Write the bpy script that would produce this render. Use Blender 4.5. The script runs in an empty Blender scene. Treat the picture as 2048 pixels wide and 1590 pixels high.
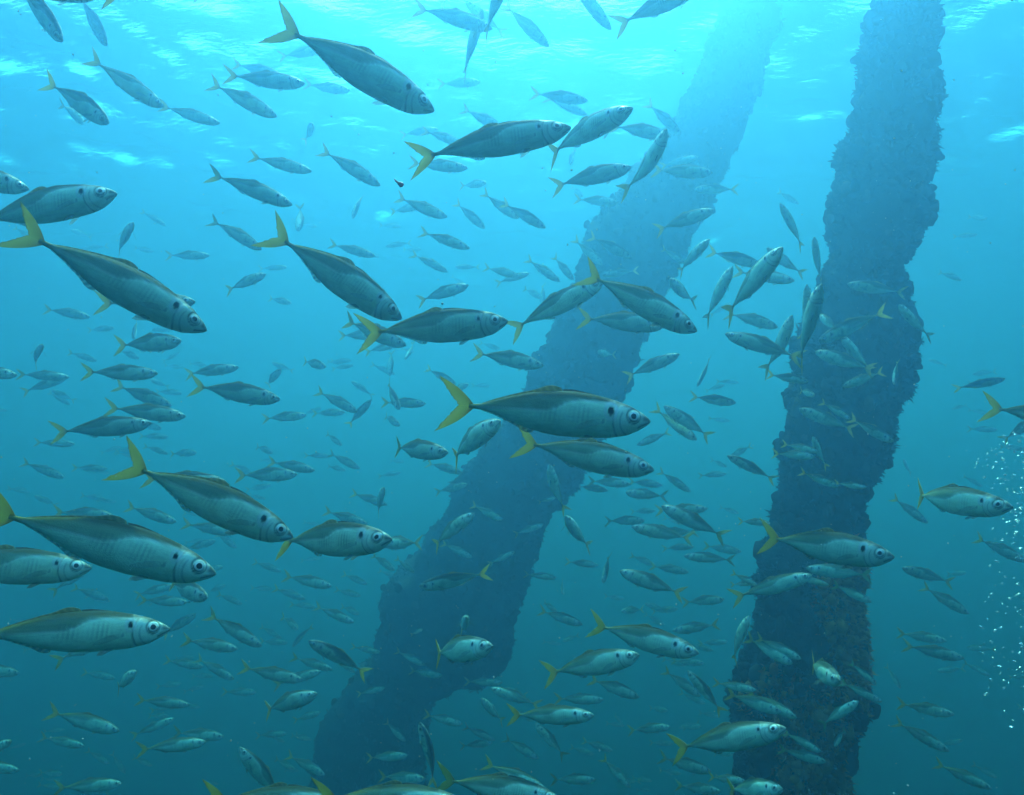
import bpy, math, random
import numpy as np
from mathutils import Vector, Matrix, noise as mnoise

rnd = random.Random(7)
scene = bpy.context.scene
col = scene.collection
R = math.radians

# ------------------------------------------------------------------ camera
CAM_Z, PITCH, HFOV = 10.0, R(10.0), R(60.0)
SURFACE_Z = CAM_Z + 3.7
SUN_EL, SUN_AZ = R(60.0), R(3.0)            # azimuth to the right of +Y
F = 1024.0 / math.tan(HFOV / 2)             # focal length in photograph pixels (2048 wide)
cam_data = bpy.data.cameras.new('camera')
cam_data.sensor_fit = 'HORIZONTAL'
cam_data.angle_x = HFOV
cam_data.clip_start, cam_data.clip_end = 0.02, 400
cam = bpy.data.objects.new('camera', cam_data)
cam.location = (0, 0, CAM_Z)
cam.rotation_euler = (R(90) + PITCH, 0, 0)
col.objects.link(cam)
scene.camera = cam
CR = Vector((1, 0, 0))
CF = Vector((0, math.cos(PITCH), math.sin(PITCH)))
CU = Vector((0, -math.sin(PITCH), math.cos(PITCH)))
C0 = Vector((0, 0, CAM_Z))

def at(px, py, d):
    """The point that stands d metres ahead of the camera where the photograph shows pixel px, py."""
    return C0 + CF * d + CR * ((px - 1024) / F * d) + CU * ((795 - py) / F * d)

# ------------------------------------------------------------------ daylight
world = bpy.data.worlds.new('World')
scene.world = world
world.use_nodes = True
wn = world.node_tree
sky = wn.nodes.new('ShaderNodeTexSky')
sky.sky_type = 'NISHITA'
sky.sun_disc = False
sky.sun_elevation = SUN_EL
sky.sun_rotation = SUN_AZ
bg = wn.nodes['Background']
bg.inputs['Strength'].default_value = 0.15
wn.links.new(sky.outputs[0], bg.inputs['Color'])
sun_data = bpy.data.lights.new('sun', 'SUN')
sun_data.energy = 2.0
sun_data.angle = R(0.5)
sun_data.color = (1.0, 0.97, 0.9)
sun = bpy.data.objects.new('sun', sun_data)
to_sun = Vector((math.sin(SUN_AZ) * math.cos(SUN_EL), math.cos(SUN_AZ) * math.cos(SUN_EL), math.sin(SUN_EL)))
sun.rotation_euler = to_sun.to_track_quat('Z', 'Y').to_euler()
sun.location = to_sun * 60
col.objects.link(sun)
vs = scene.view_settings
vs.view_transform = 'Standard'
vs.look = 'None'
vs.gamma = 1
vs.use_curve_mapping = False
vs.exposure = 3.05

scene.render.engine = 'CYCLES'
cy = scene.cycles
cy.max_bounces = 6
cy.diffuse_bounces = 1
cy.glossy_bounces = 2
cy.transmission_bounces = 4
cy.volume_bounces = 1
cy.transparent_max_bounces = 8
cy.caustics_reflective = False
cy.caustics_refractive = False
cy.sample_clamp_indirect = 2
cy.use_denoising = True
cy.use_adaptive_sampling = True
cy.adaptive_threshold = 0.02

# ------------------------------------------------------------------ helpers
def tag(o, label=None, cat=None, group=None, kind=None):
    for k, v in (('label', label), ('category', cat), ('group', group), ('kind', kind)):
        if v:
            o[k] = v
    return o

def link(name, data, parent=None):
    o = bpy.data.objects.new(name, data)
    col.objects.link(o)
    if parent is not None:
        o.parent = parent
    return o

def mesh(name, verts, faces, mat=None, smooth=True, cols=None):
    m = bpy.data.meshes.new(name)
    m.from_pydata([tuple(v) for v in verts], [], faces)
    if mat is not None:
        for x in (mat if isinstance(mat, (list, tuple)) else [mat]):
            m.materials.append(x)
    if smooth:
        m.polygons.foreach_set('use_smooth', [True] * len(m.polygons))
    if cols is not None:
        a = m.color_attributes.new('tint', 'FLOAT_COLOR', 'POINT')
        a.data.foreach_set('color', np.asarray(cols, dtype=np.float32).ravel())
    m.update()
    return m

class Nodes:
    def __init__(self, name):
        self.m = bpy.data.materials.new(name)
        self.m.use_nodes = True
        self.t = self.m.node_tree
        self.t.nodes.clear()
        self.out = self.t.nodes.new('ShaderNodeOutputMaterial')
    def n(self, kind, **kw):
        x = self.t.nodes.new('ShaderNode' + kind)
        for k, v in kw.items():
            if k.startswith('_'):
                setattr(x, k[1:], v)
            else:
                x.inputs[k.replace('9', ' ')].default_value = v
        return x
    def l(self, a, b):
        self.t.links.new(a, b)

def sm(x, a, b):
    t = np.clip((np.asarray(x, dtype=float) - a) / (b - a), 0, 1)
    return t * t * (3 - 2 * t)

# ------------------------------------------------------------------ sea surface, seabed, water
def m_surface():
    s = Nodes('sea_surface')
    fr = s.n('Fresnel', IOR=1.33)
    tc = s.n('TexCoord')
    mp = s.n('Mapping')
    mp.inputs['Scale'].default_value = (0.6, 1.5, 1)
    s.l(tc.outputs['Object'], mp.inputs['Vector'])
    nz = s.n('TexNoise', Scale=13.0, Detail=4.0, Roughness=0.55)
    s.l(mp.outputs[0], nz.inputs['Vector'])
    bp = s.n('Bump', Strength=0.6, Distance=0.02)
    s.l(nz.outputs[0], bp.inputs['Height'])
    s.l(bp.outputs[0], fr.inputs['Normal'])
    tr = s.n('BsdfTransparent', Color=(1, 1, 1, 1))
    gl = s.n('BsdfGlossy', Roughness=0.03, Color=(0.95, 0.95, 0.95, 1))
    s.l(bp.outputs[0], gl.inputs['Normal'])
    mx = s.n('MixShader')
    s.l(fr.outputs[0], mx.inputs[0]); s.l(tr.outputs[0], mx.inputs[1]); s.l(gl.outputs[0], mx.inputs[2])
    s.l(mx.outputs[0], s.out.inputs['Surface'])
    return s.m

SLOPE = 0.036
def build_surface():
    n, A, ext = 580, 4.6, 58.0
    u = np.linspace(-math.asinh(ext / A), math.asinh(ext / A), n)
    xs = A * np.sinh(u)
    ys = xs + 8.5
    X, Y = np.meshgrid(xs, ys)
    Z = np.zeros_like(X)
    r = random.Random(21)
    for i in range(44):
        lam = 0.20 * (6.0 ** (i / 43.0)) * r.uniform(.9, 1.1)
        ang = R(80) + r.gauss(0, .85)
        k = 2 * math.pi / lam
        amp = SLOPE * lam / (2 * math.pi)
        ph = r.uniform(0, 6.28)
        Z += amp * np.sin(k * (X * math.cos(ang) + Y * math.sin(ang)) + ph + .9 * np.sin(X * .8 + Y * .5 + i) + .6 * np.sin(X * 1.9 - Y * 1.1 + 2 * i))
    Z *= 1.0 + .35 * np.sin(X * .8 + 1.0) * np.sin(Y * .7)
    verts = np.stack([X, Y, SURFACE_Z + Z], -1).reshape(-1, 3)
    i = np.arange((n - 1) * (n - 1)); a = (i // (n - 1)) * n + i % (n - 1)
    faces = np.stack([a, a + 1, a + n + 1, a + n], -1).tolist()
    o = link('water_surface', mesh('water_surface', verts.tolist(), faces, m_surface()))
    return tag(o, kind='structure')

def m_seabed():
    s = Nodes('seabed_sand')
    nz = s.n('TexNoise', Scale=1.4, Detail=6.0)
    cr = s.n('ValToRGB')
    cr.color_ramp.elements[0].color = (0.16, 0.14, 0.09, 1)
    cr.color_ramp.elements[1].color = (0.32, 0.28, 0.19, 1)
    s.l(nz.outputs[0], cr.inputs[0])
    b = s.n('BsdfPrincipled', Roughness=.95)
    s.l(cr.outputs[0], b.inputs['Base Color'])
    s.l(b.outputs[0], s.out.inputs['Surface'])
    return s.m

def build_seabed():
    n = 90
    xs = np.linspace(-60, 60, n)
    verts = [(x, y + 9, .18 * mnoise.noise((x * .25, y * .25, 0)) + .05 * mnoise.noise((x, y, 3))) for y in xs for x in xs]
    faces = [(j * n + i, j * n + i + 1, (j + 1) * n + i + 1, (j + 1) * n + i) for j in range(n - 1) for i in range(n - 1)]
    return tag(link('seabed', mesh('seabed', verts, faces, m_seabed())), kind='structure')

def build_haze():
    s = Nodes('sea_water')
    v = s.n('VolumePrincipled', Density=HAZE_D, Anisotropy=HAZE_G, Color=HAZE_C)
    v.inputs['Absorption Color'].default_value = HAZE_A
    s.l(v.outputs[0], s.out.inputs['Volume'])
    x, y0, y1, z0, z1 = 62, -54, 72, -1.3, SURFACE_Z + 2.4
    vs_ = [(-x, y0, z0), (x, y0, z0), (x, y1, z0), (-x, y1, z0), (-x, y0, z1), (x, y0, z1), (x, y1, z1), (-x, y1, z1)]
    fs = [(0, 3, 2, 1), (4, 5, 6, 7), (0, 1, 5, 4), (1, 2, 6, 5), (2, 3, 7, 6), (3, 0, 4, 7)]
    return tag(link('haze', mesh('haze', vs_, fs, s.m, smooth=False)), 'blue green murky sea water filling the whole view', 'water', kind='stuff')

HAZE_D, HAZE_G = 0.29, 0.79
HAZE_C = (0.095, 0.256, 0.485, 1)
HAZE_A = (0.0, 0.37, 0.365, 1)
build_surface()
build_seabed()
build_haze()

# ------------------------------------------------------------------ jetty piles
def m_crust():
    s = Nodes('pile_crust')
    tc = s.n('TexCoord')
    nz = s.n('TexNoise', Scale=7.0, Detail=8.0, Roughness=.65)
    s.l(tc.outputs['Object'], nz.inputs['Vector'])
    cr = s.n('ValToRGB')
    e = cr.color_ramp.elements
    e[0].position, e[0].color = .3, (0.010, 0.013, 0.012, 1)
    e[1].position, e[1].color = .75, (0.05, 0.045, 0.03, 1)
    x = e.new(.55); x.color = (0.022, 0.026, 0.02, 1)
    s.l(nz.outputs[0], cr.inputs[0])
    b = s.n('BsdfPrincipled', Roughness=.9)
    s.l(cr.outputs[0], b.inputs['Base Color'])
    bp = s.n('Bump', Strength=.8, Distance=.03)
    s.l(nz.outputs[0], bp.inputs['Height']); s.l(bp.outputs[0], b.inputs['Normal'])
    s.l(b.outputs[0], s.out.inputs['Surface'])
    return s.m

def m_turf(name, c0, c1):
    s = Nodes(name)
    at_ = s.n('Attribute', _attribute_name='tint')
    mix = s.n('Mix', _data_type='RGBA')
    mix.inputs['A'].default_value = c0; mix.inputs['B'].default_value = c1
    s.l(at_.outputs['Fac'], mix.inputs['Factor'])
    b = s.n('BsdfDiffuse'); t = s.n('BsdfTranslucent')
    mc = [i for i in mix.outputs if i.type == 'RGBA'][0]
    s.l(mc, b.inputs['Color']); s.l(mc, t.inputs['Color'])
    mx = s.n('MixShader'); mx.inputs[0].default_value = .3
    s.l(b.outputs[0], mx.inputs[1]); s.l(t.outputs[0], mx.inputs[2])
    s.l(mx.outputs[0], s.out.inputs['Surface'])
    return s.m

CRUST = m_crust()
SHELL = m_turf('shell_lumps', (0.008, 0.010, 0.011, 1), (0.11, 0.095, 0.07, 1))
TURF = m_turf('weed_turf', (0.015, 0.018, 0.012, 1), (0.06, 0.06, 0.04, 1))
RUST = m_turf('rust_sponge', (0.50, 0.11, 0.03, 1), (0.98, 0.36, 0.10, 1))

def ico(n=1):
    import bmesh
    bm = bmesh.new()
    bmesh.ops.create_icosphere(bm, subdivisions=n, radius=1)
    v = [x.co.copy() for x in bm.verts]; f = [tuple(x.index for x in q.verts) for q in bm.faces]
    bm.free()
    return v, f

def build_pile(label, rows, d_of_y, seed, rust):
    """rows: photograph y, left and right edge; d_of_y: metres ahead of the camera at that height."""
    r = random.Random(seed)
    ys = np.array([q[0] for q in rows], float)
    lf = np.array([q[1] for q in rows], float); rt = np.array([q[2] for q in rows], float)
    pts, rad = [], []
    for y in np.arange(rows[0][0], rows[-1][0] + 1, 8.0):
        a, b = np.interp(y, ys, lf), np.interp(y, ys, rt)
        d = d_of_y(y)
        pts.append(at((a + b) / 2, y, d)); rad.append((b - a) / 2 / F * d - .055)
    # on up through the surface and on down to the seabed
    up = (pts[0] - pts[24]).normalized(); step = .12
    top, trad = [], []
    p = pts[0]
    while p.z < SURFACE_Z + 1.25:
        p = p + up * step; top.append(p.copy()); trad.append(rad[0] * .96)
    dn = (pts[-1] - pts[-50]).normalized()
    dn = Vector((dn.x * .6, dn.y * .5, dn.z)).normalized()
    p = pts[-1]; bot = []
    while p.z > -.5:
        p = p + dn * step; bot.append(p.copy())
    pts = top[::-1] + pts + bot
    rad = trad[::-1] + rad + [rad[-1]] * len(bot)
    n, seg = len(pts), 88
    root = link('jetty_pile', None)
    root.location = pts[-1]
    tag(root, label, 'pile', 'jetty piles')
    base = Vector(pts[-1])
    verts, nrm = [], []
    for i in range(n):
        t = (pts[max(0, i - 1)] - pts[min(n - 1, i + 1)]).normalized()
        e1 = t.cross(Vector((0, 1, 0))).normalized(); e2 = t.cross(e1).normalized()
        for j in range(seg):
            a = 2 * math.pi * j / seg
            dr = e1 * math.cos(a) + e2 * math.sin(a)
            q = pts[i] + dr * rad[i]
            o = .045 * mnoise.fractal(q * 2.6 + Vector((seed, 0, 0)), 1.0, 2.0, 4) + .06 * (abs(mnoise.noise(q * 5.5)) + .5 * abs(mnoise.noise(q * 12)) - .25) + .022 * abs(mnoise.noise(q * 29))
            verts.append(q + dr * o - base); nrm.append(dr)
    faces = [(i * seg + j, i * seg + (j + 1) % seg, (i + 1) * seg + (j + 1) % seg, (i + 1) * seg + j) for i in range(n - 1) for j in range(seg)]
    faces.append(tuple(range(seg))[::-1])
    link('column', mesh('pile_column', verts, faces, CRUST), root)
    # weed turf: short ragged blades all over the crust
    def tufts(count, pick, size, mat, name):
        V, Fc, C = [], [], []
        for _ in range(count):
            i, j = pick()
            q, dr = verts[i * seg + j % seg], nrm[i * seg + j % seg]
            jt = Vector((r.gauss(0, .012), r.gauss(0, .012), r.gauss(0, .015)))
            q = q + jt - dr * (jt.dot(dr) + .006)
            c = r.random()
            for b in range(r.choice((3, 4, 5))):
                ax = (dr + Vector((r.gauss(0, .55), r.gauss(0, .55), r.gauss(.15, .6)))).normalized()
                sd = ax.cross(Vector((r.gauss(0, 1), r.gauss(0, 1), r.gauss(0, 1)))).normalized()
                L = size * r.uniform(.4, 1.5); w = L * r.uniform(.10, .34)
                bend = Vector((r.gauss(0, .3), r.gauss(0, .3), r.gauss(-.1, .3))) * L
                k = len(V)
                V += [q - ax * .02 + sd * w, q - ax * .02 - sd * w, q + ax * L * .6 - sd * w * .7 + bend * .3, q + ax * L * .6 + sd * w * .7 + bend * .3, q + ax * L + bend]
                Fc += [(k, k + 1, k + 2, k + 3), (k + 3, k + 2, k + 4)]
                cc = min(1, max(0, c + r.gauss(0, .2)))
                C += [(cc, cc, cc, 1)] * 5
        o = link(name, mesh(name, V, Fc, mat, smooth=False, cols=C), root)
        return tag(o, kind='stuff')
    lump_v, lump_f = ico(2)
    def lumps(count, pick, lo, hi, mat, name):
        V, Fc, C = [], [], []
        for _ in range(count):
            i, j = pick()
            q, dr = verts[i * seg + j], nrm[i * seg + j]
            s0 = lo + (hi - lo) * r.random() ** 2.2
            sc = Vector((r.uniform(.6, 1.3), r.uniform(.6, 1.3), r.uniform(.6, 1.6))) * s0
            o_, k, cc = Vector((r.uniform(-9, 9), r.uniform(-9, 9), 0)), len(V), r.random()
            for v in lump_v:
                w = v * (1 + .40 * mnoise.noise(v * 1.3 + o_))
                V.append(q + dr * s0 * .3 + Vector((w.x * sc.x, w.y * sc.y, w.z * sc.z)))
            Fc += [tuple(a + k for a in f) for f in lump_f]
            C += [(cc, cc, cc, 1)] * len(lump_v)
        return tag(link(name, mesh(name, V, Fc, mat, cols=C), root), kind='stuff')
    vis = [i for i in range(n) if pts[i].z > CAM_Z - 4]
    def clump():
        while True:
            i, j = r.choice(vis), r.randrange(seg)
            if mnoise.noise((verts[i * seg + j] + base) * 4.5) > r.uniform(-.5, .3): return i, j
    lumps(2400, clump, .007, .030, SHELL, 'shell_lumps')
    tufts(22000, clump, .018, TURF, 'weed_turf')
    if rust:
        sel = []
        for i in range(n):
            for j in range(seg):
                w = verts[i * seg + j] + base
                rel = w - C0
                d = rel.dot(CF)
                x, y = 1024 + F * rel.dot(CR) / d, 795 - F * rel.dot(CU) / d
                for (cx, cy_, rx, ry, den) in rust:
                    g = ((x - cx) / rx) ** 2 + ((y - cy_) / ry) ** 2 + 1.3 * mnoise.noise(w * 5)
                    if g < 1 and nrm[i * seg + j].y < .3:
                        sel += [(i, j)] * den
        if sel:
            lumps(1300, lambda: r.choice(sel), .007, .026, RUST, 'rusty_sponge')
            tufts(min(6000, len(sel) * 3), lambda: r.choice(sel), .026, RUST, 'rusty_weed')['label'] = 'rust brown sponge and weed clumps on the pile'
    return root

RIGHT_D = lambda y: 4.1 - (y + 60) / 1670 * .2
LEFT_D = lambda y: float(np.interp(y, [-60, 600, 1610], [6.4, 5.8, 7.0]))
RIGHT_ROWS = [(-60, 1745, 1897), (0, 1738, 1892), (100, 1728, 1888), (200, 1705, 1882), (300, 1680, 1875), (380, 1655, 1860), (430, 1640, 1872), (470, 1640, 1850),
              (520, 1636, 1822), (600, 1618, 1822), (660, 1600, 1838), (720, 1582, 1842), (800, 1566, 1800), (870, 1552, 1790), (920, 1543, 1778), (960, 1540, 1755),
              (1000, 1535, 1742), (1100, 1512, 1730), (1200, 1495, 1737), (1280, 1487, 1750), (1350, 1465, 1752), (1430, 1455, 1735), (1500, 1450, 1712), (1610, 1442, 1702)]
LEFT_ROWS = [(-60, 1455, 1612), (60, 1425, 1560), (130, 1400, 1545), (200, 1357, 1522), (300, 1322, 1472), (400, 1228, 1428), (500, 1165, 1372), (600, 1132, 1332), (700, 1078, 1288),
             (800, 1038, 1242), (900, 972, 1185), (1000, 902, 1122), (1100, 850, 1085), (1170, 800, 1062), (1220, 752, 1046), (1260, 735, 1036), (1300, 738, 965), (1350, 735, 902),
             (1400, 682, 886), (1500, 622, 862), (1610, 600, 852)]
build_pile('thick weed covered jetty pile standing nearly upright near the rising bubbles', RIGHT_ROWS, RIGHT_D, 11,
           [(1700, 1230, 60, 125, 3), (1690, 1340, 60, 70, 2), (1610, 1480, 80, 65, 3), (1620, 1565, 90, 60, 3), (1560, 1390, 60, 60, 1)])
build_pile('slanting raked jetty pile with bulging weed growth, behind the shoal', LEFT_ROWS, LEFT_D, 23, [])

# ------------------------------------------------------------------ fish
PS = np.array([0, .012, .03, .05, .1, .183, .267, .35, .433, .489, .572, .656, .711, .767, .81, .835])
PT = np.array([.002, .0135, .026, .037, .061, .083, .098, .105, .102, .097, .081, .056, .038, .017, .0105, .0115])
PB = np.array([-.006, -.020, -.034, -.047, -.074, -.092, -.099, -.102, -.100, -.094, -.075, -.047, -.027, -.0135, -.0105, -.0115])
PW = np.array([.002, .012, .021, .028, .043, .054, .059, .060, .057, .053, .043, .030, .021, .013, .0105, .004])

def smooth_interp(s, ys):
    s = np.asarray(s, float)
    fine = np.linspace(0, .835, 400)
    f = np.interp(fine, PS, ys)
    k = np.hanning(17); k /= k.sum()
    g = np.convolve(np.pad(f, 8, mode='edge'), k, 'valid')
    g = np.where(fine < .02, f, g)
    return np.interp(s, fine, g)

LLS = np.array([.0, .17, .22, .28, .34, .39, .43, .47, .52, .84])
LLZ = np.array([.05, .052, .060, .063, .058, .045, .020, .006, .002, .0])
EYE_S, EYE_Z = .084, .013

class Spine:
    """Bends the straight fish sideways: the tail swings, the head counters a little."""
    def __init__(self, b):
        s = np.linspace(0, 1.05, 211)
        th = np.where(s > .25, b * 1.05 * (np.clip(s - .25, 0, 1) / .75) ** 1.5, -b * .22 * (np.clip(.25 - s, 0, 1) / .25))
        dx, dy = -np.cos(th), np.sin(th)
        h = s[1] - s[0]
        x = np.concatenate([[0], np.cumsum((dx[1:] + dx[:-1]) / 2 * h)])
        y = np.concatenate([[0], np.cumsum((dy[1:] + dy[:-1]) / 2 * h)])
        xm, ym = np.interp(.5, s, x), np.interp(.5, s, y)
        # lie the chord from tail to snout along +X
        xt, yt = np.interp(1, s, x), np.interp(1, s, y)
        a = math.atan2(-yt, -xt)
        c, sn = math.cos(-a), math.sin(-a)
        cx, cy_ = xt / 2, yt / 2
        X, Y = x - cx, y - cy_
        self.s, self.x, self.y = s, X * c - Y * sn, X * sn + Y * c
        t = np.arctan2(np.gradient(self.y), np.gradient(self.x))
        self.nx, self.ny = np.sin(t), -np.cos(t)            # towards +Y for a straight fish
    def __call__(self, s, yl, zl):
        s = np.asarray(s, float)
        x = np.interp(s, self.s, self.x) + np.interp(s, self.s, self.nx) * yl
        y = np.interp(s, self.s, self.y) + np.interp(s, self.s, self.ny) * yl
        return np.stack([x, y, np.broadcast_to(zl, x.shape) + 0 * x], -1)

def body_colors(S, Z, H, seed=0):
    """Skin pattern of the fish itself: RGB and, in alpha, how silvery the skin is."""
    rv = random.Random(seed)
    k_spot, k_bar, k_up, k_line, k_yel = rv.uniform(.75, 1.1), rv.uniform(.20, .50), rv.uniform(.7, 1.15), rv.uniform(.55, .95), rv.uniform(.3, .8)
    ph_bar, w_bar = rv.uniform(0, 6), rv.uniform(.019, .024)
    back = np.array([.028, .042, .026]); upper = np.array([.25, .34, .20]) * k_up; flank = np.array([.80, 1.0, .70]); belly = np.array([.78, .94, .72])
    ll = np.interp(S, LLS, LLZ)
    a = sm(H, .45, .92)[:, None]
    u = sm(Z - ll, -.012, .030)[:, None]
    c = flank * (1 - u) + upper * u
    c = c * (1 - a) + back * a
    bl = sm(-H, .35, .85)[:, None]
    c = c * (1 - bl) + belly * bl
    silver = 1 - np.maximum(u[:, 0] * .55, a[:, 0])
    # narrow bars along the middle of the side
    bars = .5 + .5 * np.sin(S * 2 * math.pi / w_bar + Z * 22 + ph_bar)
    zone = sm(S, .23, .30) * (1 - sm(S, .50, .62)) * sm(H, -.55, -.25) * (1 - sm(H, .25, .55)) * (.6 + .4 * np.sin(S * 41 + 1.3))
    c *= (1 - k_bar * bars * zone)[:, None]
    # lateral line: a pale thread, and hard bright scutes on the rear half
    line = np.exp(-((Z - ll) / .0040) ** 2) * sm(S, .18, .2)
    rear = sm(S, .42, .50)
    scute = np.exp(-((Z - ll) / .0075) ** 2) * rear * (.6 + .4 * (np.sin(S * 2 * math.pi / .011) > -.2))
    c = c * (1 - k_line * line[:, None]) + np.array([.86, .97, .80]) * k_line * line[:, None]
    c = c * (1 - .55 * scute[:, None]) + np.array([.62, .62, .45]) * .55 * scute[:, None]
    dk = np.exp(-((Z - ll - .010) / .005) ** 2) * sm(S, .19, .24)
    c *= (1 - .40 * dk)[:, None]
    # olive yellow along the upper rear and on the tail stalk
    yel = sm(S, .52, .80) * sm(Z - ll, -.02, .012)
    c = c * (1 - k_yel * yel[:, None]) + np.array([.18, .165, .03]) * k_yel * yel[:, None]
    stalk = sm(S, .765, .82)
    c = c * (1 - .75 * stalk[:, None]) + np.array([.36, .27, .03]) * .75 * stalk[:, None]
    silver *= 1 - .6 * np.maximum(yel, stalk)
    # head: pale cheek, dark crown and snout
    head = 1 - sm(S, .168, .180)
    crown = head * sm(Z - (.018 + .21 * S), -.004, .020)
    cheek = head * (1 - crown)
    c = c * (1 - .85 * cheek[:, None]) + np.array([.90, 1.0, .80]) * .85 * cheek[:, None]
    c = c * (1 - .85 * crown[:, None]) + np.array([.050, .070, .060]) * .85 * crown[:, None]
    snout = (1 - sm(S, .030, .055)) * sm(Z, -.010, .004)
    c = c * (1 - .8 * snout[:, None]) + np.array([.06, .075, .065]) * .8 * snout[:, None]
    silver = silver * (1 - head) + head * (.70 - .45 * np.clip(crown + snout, 0, 1))
    # gill cover edges, eye ring, mouth
    g = np.hypot(S - .085, (Z + .012) * .92)
    c *= (1 - .70 * np.exp(-((g - .093) / .0036) ** 2) * (Z < .06) * (S > .1))[:, None]
    c *= (1 - .42 * np.exp(-((g - .062) / .0035) ** 2) * (Z < .03) * (S > .07))[:, None]
    c *= (1 - .18 * np.exp(-((g - .078) / .0022) ** 2) * (Z < .03) * (S > .1))[:, None]
    e = np.hypot(S - EYE_S, Z - EYE_Z)
    c *= (1 - .75 * np.exp(-((e - .0325) / .0038) ** 2))[:, None]
    lip = np.exp(-((Z - (-.006 - .52 * S)) / .0042) ** 2) * (S < .062)
    c *= (1 - .75 * lip)[:, None]
    jaw = np.exp(-((Z - (.0015 - .46 * S)) / .0045) ** 2) * sm(S, .006, .016) * (1 - sm(S, .060, .070))
    c = c * (1 - .6 * jaw[:, None]) + np.array([.75, .78, .74]) * .6 * jaw[:, None]
    # black blotch on the gill cover with a pale rim, and the dark armpit of the side fin
    q = np.hypot((S - .190) / .0145, (Z - .026) / .0205) / k_spot
    rim = np.exp(-((q - 1.6) / .5) ** 2)
    c = c * (1 - .7 * rim[:, None]) + np.array([.80, .83, .80]) * .7 * rim[:, None]
    spot = 1 - sm(q, .75, 1.15)
    c = c * (1 - spot[:, None]) + np.array([.006, .008, .010]) * spot[:, None]
    q2 = np.hypot((S - .222) / .013, (Z + .021) / .008)
    pit = 1 - sm(q2, .6, 1.2)
    c = c * (1 - .6 * pit[:, None]) + np.array([.04, .06, .05]) * .6 * pit[:, None]
    silver *= (1 - spot) * (1 - .6 * pit)
    return np.concatenate([np.clip(c, 0, 1), np.clip(silver, 0, 1)[:, None]], 1)

def grid_faces(nu, nv, closed=False, off=0):
    f = []
    for i in range(nu - 1):
        for j in range(nv if closed else nv - 1):
            k = (j + 1) % nv
            f.append((off + i * nv + j, off + i * nv + k, off + (i + 1) * nv + k, off + (i + 1) * nv + j))
    return f

def body_geo(sp, ns, nr, seed=0):
    t = np.linspace(0, 1, ns)
    s = .835 * (0.55 * t + 0.45 * t ** 1.8)
    top, bot, w = smooth_interp(s, PT), smooth_interp(s, PB), smooth_interp(s, PW)
    ph = np.linspace(0, 2 * math.pi, nr, endpoint=False)
    zc, hh = (top + bot) / 2, (top - bot) / 2
    cs, sn = np.cos(ph), np.sin(ph)
    yy = np.sign(cs) * np.abs(cs) ** .92
    S = np.repeat(s, nr); H = np.tile(sn, ns)
    Zl = (zc[:, None] + hh[:, None] * sn[None]).ravel()
    Yl = (w[:, None] * yy[None]).ravel()
    # gill cover stands proud of the flank behind it; mouth is a shallow groove; eye sits in a socket
    g = np.hypot(S - .085, (Zl + .012) * .92)
    proud = .0042 * (1 - sm(g, .089, .096)) * sm(S, .10, .14) * (Zl < .06)
    lip = -.0042 * np.exp(-((Zl - (-.006 - .52 * S)) / .0035) ** 2) * (S < .06)
    sock = -.0030 * np.exp(-((np.hypot(S - EYE_S, Zl - EYE_Z) - .031) / .004) ** 2)
    Yl = Yl + np.sign(Yl) * (proud + lip + sock) * (np.abs(Yl) > .004)
    V = sp(S, Yl, Zl)
    Fc = grid_faces(ns, nr, True)
    Fc.append(tuple(range(nr)))
    Fc.append(tuple(range((ns - 1) * nr, ns * nr))[::-1])
    return V, Fc, body_colors(S, Zl, H, seed)

def sheet(P0, N, thick, cols):
    """A fin: the grid P0 (nu, nv, 3) thickened along N into a closed blade."""
    nu, nv = P0.shape[:2]
    A = P0 + N * thick[..., None]; B = P0 - N * thick[..., None]
    V = np.concatenate([A.reshape(-1, 3), B.reshape(-1, 3)])
    off = nu * nv
    f = grid_faces(nu, nv)
    f += [tuple(reversed(q)) for q in grid_faces(nu, nv, off=off)]
    ring = [j for j in range(nv)] + [i * nv + nv - 1 for i in range(1, nu)] + [(nu - 1) * nv + j for j in range(nv - 2, -1, -1)] + [i * nv for i in range(nu - 2, 0, -1)]
    for a, b in zip(ring, ring[1:] + ring[:1]):
        f.append((a, a + off, b + off, b))
    return V, f, np.concatenate([cols.reshape(-1, 4)] * 2)

YEL = np.array([.74, .60, .06]); GREY = np.array([.20, .22, .19])

def tail_geo(sp, nt, nv, seed=0):
    rg = np.random.RandomState(seed + 1000)
    nick = np.convolve(rg.uniform(-1, 1, nv + 2), [.25, .5, .25], 'valid')[None, :] * .006
    v = np.linspace(-1, 1, nv)[None, :]; t = np.linspace(0, 1, nt)[:, None]
    av = np.abs(v)
    s = (.803 + .012 * av) * (1 - t) + (.880 + .105 * av ** .85) * t - .014 * np.sin(math.pi * t) * av ** 2 + nick * t ** 4 * (1 - av ** 8)
    z = .0115 * v * (1 - t) + (.128 * np.sign(v) * av ** .95) * t + .006 * np.sin(math.pi * t) * v
    P = sp(s.ravel(), 0 * s.ravel(), z.ravel()).reshape(nt, nv, 3)
    N = sp(s.ravel(), np.full(s.size, 1.0), z.ravel()).reshape(nt, nv, 3) - P
    th = .0050 * (1 - t) ** 2 + .0009 + 0 * v
    rays = .80 + .20 * np.cos(v * 75) * (.4 + .6 * t)
    c = YEL[None, None] * (rays * (1 - .25 * (1 - t)))[..., None]
    edge = (sm(t, .9, 1.0) * .5 * (1 + 0 * v))[..., None]
    c = c * (1 - edge) + np.array([.16, .15, .05]) * edge
    hot = ((1 - sm(t, .05, .4)) * (1 + 0 * v))[..., None]
    c = c * (1 - .6 * hot) + np.array([.40, .20, .03]) * .6 * hot
    return sheet(P, N, th, np.concatenate([c, np.full(c.shape[:2] + (1,), 1) * (.10 + .18 * t + 0 * v)[..., None]], -1))

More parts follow.
